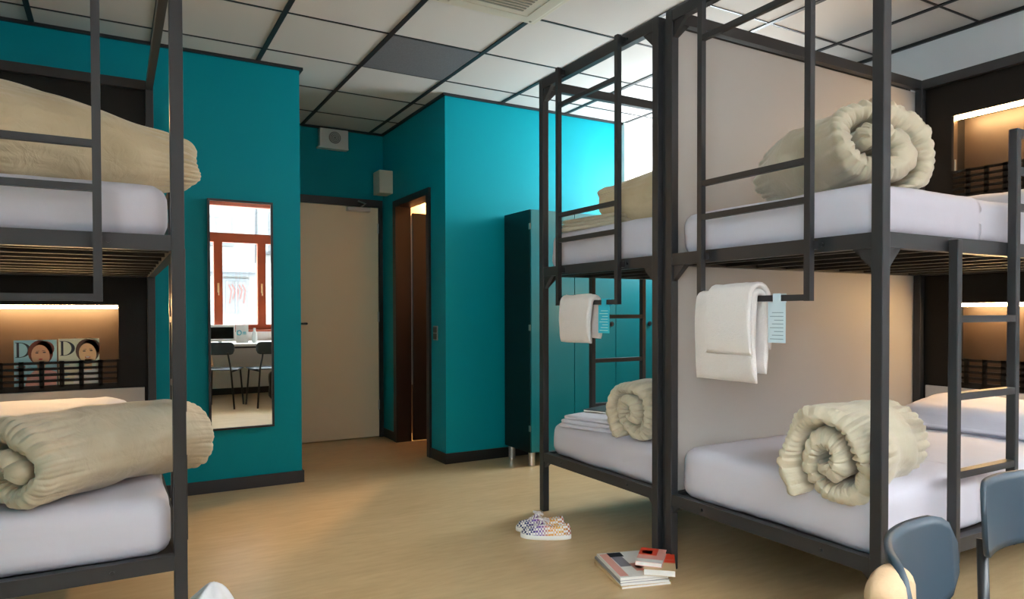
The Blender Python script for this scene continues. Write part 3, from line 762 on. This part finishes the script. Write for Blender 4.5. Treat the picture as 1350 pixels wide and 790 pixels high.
# ------------------------------------------------------------------ lockers
LX = [2.632, 3.018, 3.412, 3.796, 4.19]; LY0, LY1 = 4.318, 4.712
lk = thing('locker_cabinet', 'bank of four tall lockers with teal doors and black sides', 'lockers', (0, 0, 0))
MB().box(LX[0], LX[-1], LY0 + .018, LY1, .10, 1.884, bev=.002).build('carcass', 'locker', lk)
for i in range(4):
    d_ = MB().box(LX[i] + .003, LX[i + 1] - .003, LY0, LY0 + .017, .105, 1.880, bev=.0015).build('locker_door', 'locker_teal', lk)
    MB().cyl((LX[i + 1] - .045, LY0, 1.04), (LX[i + 1] - .045, LY0 - .018, 1.04), .013, 16).cyl((LX[i + 1] - .045, LY0 - .006, 1.04), (LX[i + 1] - .045, LY0 - .008, 1.04), .02, 16).build('lock_knob', 'black', d_)
hm = MB()
for z in (.28, 1.02, 1.76): hm.box(LX[0] - .006, LX[0] + .001, LY0 + .004, LY0 + .026, z - .022, z + .022, bev=.002)
hm.build('hinge', 'alu', lk)
for x in (LX[0] + .035, LX[2], LX[-1] - .035):
    for y in (LY0 + .05, LY1 - .05):
        MB().cyl((x, y, 0), (x, y, .10), .026, 16).build('foot', 'alu', lk)

# ------------------------------------------------------------------ floor clutter
def printed(label, x, y, z, rz, lx, ly, h, coverm, patches, name='magazine', cat='magazine', group='magazines and books stacked on the floor'):
    t = thing(name, label, cat, (x, y, z), rz, group)
    MB().box(-lx / 2, lx / 2, -ly / 2, ly / 2, 0, .0012).box(-lx / 2, -lx / 2 + .0015, -ly / 2, ly / 2, .0012, h - .0012).box(-lx / 2, lx / 2, -ly / 2, ly / 2, h - .0012, h).build('cover', coverm, t)
    MB().box(-lx / 2 + .0015, lx / 2 - .003, -ly / 2 + .002, ly / 2 - .002, .0012, h - .0012).build('pages', 'paper', t)
    for (a, b_, c_, d_, mm2) in patches:
        MB().box(a * lx, c_ * lx, b_ * ly, d_ * ly, h, h + .0004).build('cover_print', mm2, t)
    return t
R0 = -math.radians(17)
sx0, sy0 = 1.930, 2.335
printed('large magazine with a tan cover at the bottom of the floor stack', sx0, sy0, .0, R0 + .03, .222, .305, .011, 'cover_tan', [])
printed('large pale magazine second from the bottom of the floor stack', sx0 + .004, sy0 - .002, .0112, R0 - .02, .215, .295, .010, 'cover_white', [])
printed('large grey edged magazine in the middle of the floor stack', sx0 - .002, sy0 + .004, .0214, R0 + .01, .218, .298, .011, 'cover_grey', [])
printed('large magazine with a collage cover, topmost of the big ones in the floor stack', sx0, sy0, .0326, R0 - .01, .214, .292, .012, 'cover_white',
        [(-.47, -.45, -.30, .45, 'cover_pink'), (-.28, -.10, -.05, .30, 'cover_grey'), (-.30, .30, .0, .48, 'ink'), (-.05, -.30, .30, .0, 'cover_pink'), (-.20, -.45, .10, -.30, 'cover_white'), (.12, -.40, .35, -.34, 'cover_grey'), (.0, -.20, .20, -.10, 'cover_tan')])
printed('thick paperback with a scarlet and tan cover lying on the magazines', 2.000, 2.235, .0450, R0 - .42, .130, .200, .026, 'cover_tan', [(-.5, -.05, .5, .5, 'cover_red'), (-.45, .1, .45, .14, 'cover_white'), (-.5, .38, -.1, .5, 'cover_teal')], 'book', 'book')
printed('small paperback with an orange red cover, topmost of the floor stack', 1.985, 2.270, .0716, R0 - .55, .110, .178, .018, 'cover_pink', [(-.5, .0, .2, .5, 'cover_red'), (-.40, .08, .0, .32, 'ink'), (-.5, -.5, .5, -.28, 'cover_white')], 'book', 'book')

def make_shoe():
    t = thing('sneaker', 'white low sneaker with multicoloured checks, the nearer of the pair on the floor', 'shoe', (0, 0, 0), 0, 'pair of checked sneakers')
    # outline along x: heel at +x, toe at -x
    def half(u):
        # u 0 heel .. 1 toe
        return .030 + .014 * math.sin(min(1, u * 1.25) * PI * .62) - (.0 if u < .85 else (u - .85) ** 2 * .9)
    def ring(inset, n=36):
        out = []
        for k in range(n):
            a = 2 * PI * k / n; c_, s_ = math.cos(a), math.sin(a)
            x = .128 * (abs(c_) ** .75) * (1 if c_ > 0 else -1)
            u = (.128 - x) / .256
            y = half(u) * (abs(s_) ** .8) * (1 if s_ > 0 else -1)
            L_ = math.hypot(x, y); out.append((x * (1 - inset / .128), y * (1 - inset / .044)))
        return out
    def loft(levels, name, m, cap0=True, cap1=True, parent=t):
        bm = MB(); rings = []
        for ins, zf in levels:
            rings.append([bm.bm.verts.new((x, y, zf(x) if callable(zf) else zf)) for x, y in ring(ins)])
        n = len(rings[0])
        for i in range(len(rings) - 1):
            for k in range(n): bm.bm.faces.new((rings[i][k], rings[i][(k + 1) % n], rings[i + 1][(k + 1) % n], rings[i + 1][k]))
        if cap0: bm.bm.faces.new(rings[0][::-1])
        if cap1: bm.bm.faces.new(rings[-1])
        return bm.build(name, m, parent, smooth=True)
    loft([(0.002, 0), (0, .004), (0, .020), (.002, .024)], 'sole', 'shoe_white')
    # upper: collar high at the heel, dips at the sides, rises to the tongue and falls to the toe
    def top(x):
        if x > .0: return .056 + .026 * (x / .128) ** 2
        u = -x / .128
        return .056 + .026 * math.exp(-((u - .10) / .2) ** 2) - .030 * max(0, u - .25) ** 1.1
    lv = []
    for k in range(6):
        f = k / 5
        lv.append((.001 + .012 * f ** 2, (lambda f_: (lambda x: .022 + (top(x) - .022) * f_))(f)))
    up = loft(lv, 'upper', 'checks', cap0=False, cap1=False)
    # vamp over the toe half
    v = MB(); pr = []
    pts = ring(.013)
    top_pts = [(x, y, top(x)) for x, y in pts if x <= .012]
    ctr = [(-.005 - .011 * k) for k in range(11)]
    vr = []
    for x in [0.0 - .0113 * k for k in range(11)]:
        u = (.128 - x) / .256
        hw_ = None
        # width of ring at x
        best = max((abs(y) for (xx, y) in pts if abs(xx - x) < .012), default=.004)
        row = []
        for j in range(9):
            s = -1 + j / 4
            z = top(x) + .010 * (1 - s * s) * (1 if x < -.02 else .6)
            row.append(v.bm.verts.new((x, best * s, z)))
        vr.append(row)
    for i in range(len(vr) - 1):
        for j in range(8): v.bm.faces.new((vr[i][j], vr[i][j + 1], vr[i + 1][j + 1], vr[i + 1][j]))
    v.build('vamp', 'checks', t, smooth=True)
    tg = MB().box(-.03, .028, -.016, .016, .0, .004, mt=Matrix.Translation((-.01, 0, .090)) @ Matrix.Rotation(math.radians(14), 4, 'Y'), bev=.0015)
    tg.build('tongue', 'lace', t)
    lc = MB()
    for k in range(4):
        x = -.012 - k * .014; z = top(x) + .012
        lc.tube([(x, -.024, z - .006), (x + .006, 0, z + .003), (x - .002, .024, z - .006)], .0028, 6)
    lc.tube([(-.008, 0, top(-.01) + .018), (.014, .020, top(0) + .016), (.004, .034, top(0) + .002), (-.012, .012, top(-.01) + .014)], .0022, 6)
    lc.tube([(-.008, 0, top(-.01) + .018), (.014, -.020, top(0) + .016), (.004, -.034, top(0) + .002), (-.012, -.012, top(-.01) + .014)], .0022, 6)
    lc.build('laces', 'lace', t, smooth=True)
    loft([(.012, .026), (.0125, .027)], 'insole', 'shoe_lining')
    return t
sh = make_shoe()
ang = math.atan2(2.854 - 2.993, 1.968 - 1.777)
sh.location = (1.868, 2.925, 0); sh.rotation_euler = (0, 0, ang)
s2 = copy_tree(sh); s2.location = (1.905, 3.035, 0); s2.rotation_euler = (0, 0, ang + .10)
s2['label'] = 'white low sneaker with multicoloured checks, the farther of the pair nearer the bed post'

# crumpled white bag at the bottom edge
bm = bmesh.new(); rs = []
NB, NA = 14, 40
for i in range(NB + 1):
    f = i / NB; row = []
    for k in range(NA):
        a = 2 * PI * k / NA
        r = (.125 * (1 - f) ** .75 + .012) * (1 + .16 * math.sin(5 * a + 2 * f) + .10 * math.sin(11 * a + 4 * f) * (1 - f))
        if f < .12: r *= .80 + 1.6 * f
        x, y = r * math.cos(a) * .92 + .02 * f, r * math.sin(a) * .8; z = .172 * f ** .9
        nn = noise.noise_vector(Vector((x * 14, y * 14, z * 12))) * .016
        row.append(bm.verts.new((x + nn.x, y + nn.y, max(.001, z + nn.z * (.4 if 0 < i else 0)))))
    rs.append(row)
for i in range(NB):
    for k in range(NA): bm.faces.new((rs[i][k], rs[i][(k + 1) % NA], rs[i + 1][(k + 1) % NA], rs[i + 1][k]))
bm.faces.new(rs[0][::-1]); bm.faces.new(rs[-1])
mb = MB(); mb.bm.free(); mb.bm = bm
o = mb.build('crumpled_bag', 'bag', smooth=True); o.location = (.272, 2.66, 0)
tag(o, 'crumpled white bag on the floor at the bottom edge near the left bunk post', 'bag')

# ------------------------------------------------------------------ desk by the window and chairs
dk = thing('desk', 'long white desk under the window, seen in the mirror', 'desk', (0, 0, 0))
MB().box(.55, 2.90, YF + .07, .16, .715, .745, bev=.003).build('desktop', 'desk', dk)
MB().box(.58, 2.87, YF + .10, .145, .690, .714).build('apron', 'black', dk)
for x in (.62, 2.83):
    for y in (YF + .12, .12): MB().box(x - .02, x + .02, y - .02, y + .02, 0, .69).build('leg', 'black', dk)
mo = thing('monitor', 'white framed computer with a black screen on the desk, seen in the mirror', 'monitor', (1.19, -.30, .745))
MB().box(-.18, .18, -.02, .02, .02, .235, bev=.006).build('casing', 'plastic_white', mo)
MB().box(-.155, .160, .0202, .0215, .055, .205).build('screen', 'screen', mo)
MB().box(-.06, .06, -.06, .06, 0, .008, bev=.002).box(-.02, .02, -.03, -.01, .008, .10).build('stand', 'plastic_white', mo)
cd = thing('counter_card', 'white card with a cyan logo beside the computer, seen in the mirror', 'card', (1.455, -.28, .745))
MB().box(-.077, .077, -.004, .004, 0, .232).box(-.07, .07, -.06, -.004, 0, .003).build('card', 'plastic_white', cd)
lg = MB()
lg.tube([(-.036 + .025 * math.cos(a * PI / 12), .0055, .130 + .030 * math.sin(a * PI / 12)) for a in range(25)], .006, 6)
for xx in (.012, .028, .044): lg.box(xx - .004, xx + .004, .004, .006, .105, .140)
lg.box(.010, .048, .004, .006, .134, .142); lg.box(-.066, -.060, .004, .006, .10, .165)
lg.build('printed_logo', 'cyan_ink', cd)
bt = thing('water_bottle', 'clear water bottle on the desk beside the card, seen in the mirror', 'bottle', (1.60, -.22, .745))
MB().lathe([(.001, 0), (.032, 0), (.034, .01), (.034, .11), (.030, .13), (.014, .16), (.013, .175), (.001, .175)], (0, 0, 0)).build('bottle_body', 'bottle', bt, smooth=True)
MB().lathe([(.001, .175), (.016, .175), (.016, .192), (.001, .192)], (0, 0, 0)).build('cap', 'plastic_white', bt)
bp = thing('backpack', 'black backpack on the floor under the desk, seen in the mirror', 'backpack', (1.88, .02, 0))
mb = MB(); mb.bm.free(); mb.bm = rounded_box_mesh(.30, .20, .40, .08, 12, 8, 12, wr=.02, seed=3); mb.build('body', 'black', bp, smooth=True)
MB().tube([(-.05, 0, .39), (-.03, 0, .44), (.03, 0, .44), (.05, 0, .39)], .008).build('handle', 'black', bp)

def make_chair():
    t = thing('desk_chair', '', 'chair', (0, 0, 0), 0, 'slate blue chairs at the desk')
    # faces local -y ; back towards +y. Back panel centred x=0
    mb = MB(); mb.bm.free(); mb.bm = rounded_box_mesh(.40, .38, .018, .008, 14, 14, 3, wr=0); s_ = mb.build('seat', 'chair', t, smooth=True); s_.location = (0, -.22, .450)
    # curved back panel with rounded corners
    hh, hw, th, rc = .150, .178, .011, .050
    bm = bmesh.new(); NX, NZ = 24, 10; G = {}
    for side in (0, 1):
        for i in range(NX + 1):
            for j in range(NZ + 1):
                s1 = -1 + 2 * i / NX; s2_ = j / NZ
                x = hw * s1
                # rounded corners: shrink the height near the ends
                ex = max(0, abs(x) - (hw - rc)); dz = rc - math.sqrt(max(0, rc * rc - ex * ex))
                z = dz + (hh - 2 * dz) * s2_
                y = .055 * (1 - (x / hw) ** 2) * 1.0 + .06 * z
                y += (th if side else 0)
                G[side, i, j] = bm.verts.new((x, y - .02, .640 + z))
    for side in (0, 1):
        for i in range(NX):
            for j in range(NZ): bm.faces.new((G[side, i, j], G[side, i + 1, j], G[side, i + 1, j + 1], G[side, i, j + 1]))
    for i in range(NX):
        bm.faces.new((G[0, i, 0], G[0, i + 1, 0], G[1, i + 1, 0], G[1, i, 0])); bm.faces.new((G[0, i, NZ], G[0, i + 1, NZ], G[1, i + 1, NZ], G[1, i, NZ]))
    for j in range(NZ):
        bm.faces.new((G[0, 0, j], G[0, 0, j + 1], G[1, 0, j + 1], G[1, 0, j])); bm.faces.new((G[0, NX, j], G[0, NX, j + 1], G[1, NX, j + 1], G[1, NX, j]))
    mb = MB(); mb.bm.free(); mb.bm = bm; mb.build('backrest', 'chair', t, smooth=True)
    for sx in (-1, 1):
        MB().tube([(sx * .110, .036, .665), (sx * .140, .010, .46), (sx * .185, .06, 0)], .0105, 10).build('leg', 'chair_metal', t, smooth=True)
        MB().tube([(sx * .165, -.37, .452), (sx * .190, -.42, 0)], .0105, 10).build('leg', 'chair_metal', t, smooth=True)
    MB().tube([(-.150, .012, .441), (-.165, -.38, .441), (.165, -.38, .441), (.150, .012, .441)], .009, 8).build('seat_frame', 'chair_metal', t, smooth=True)
    return t
ch = make_chair(); ch['label'] = 'slate blue chair in the right foreground with tan cloth over its back'
ch.location = (1.06, .590, 0); ch.rotation_euler = (0, 0, math.radians(20))
c2 = copy_tree(ch); c2['label'] = 'slate blue chair at the far right edge, nearer the bunk ladder'
c2.location = (1.640, .700, 0); c2.rotation_euler = (0, 0, math.radians(-6))
# tan cloth draped over the left part of the nearer chair's back
bm = rounded_box_mesh(.110, .050, .26, .025, 16, 8, 22, wr=.007, seed=11)
for v in bm.verts: v.co.x += (.26 - v.co.z) * .22; v.co.z += .522 - 0.0 * v.co.x - .12 * abs(v.co.x)
mb = MB(); mb.bm.free(); mb.bm = bm
o = mb.build('draped_jacket', 'tan', smooth=True)
o.location = (.905, .556, 0); o.rotation_euler = (0, 0, math.radians(20))
tag(o, 'tan cloth jacket hanging over the back of the nearer slate blue chair', 'jacket')
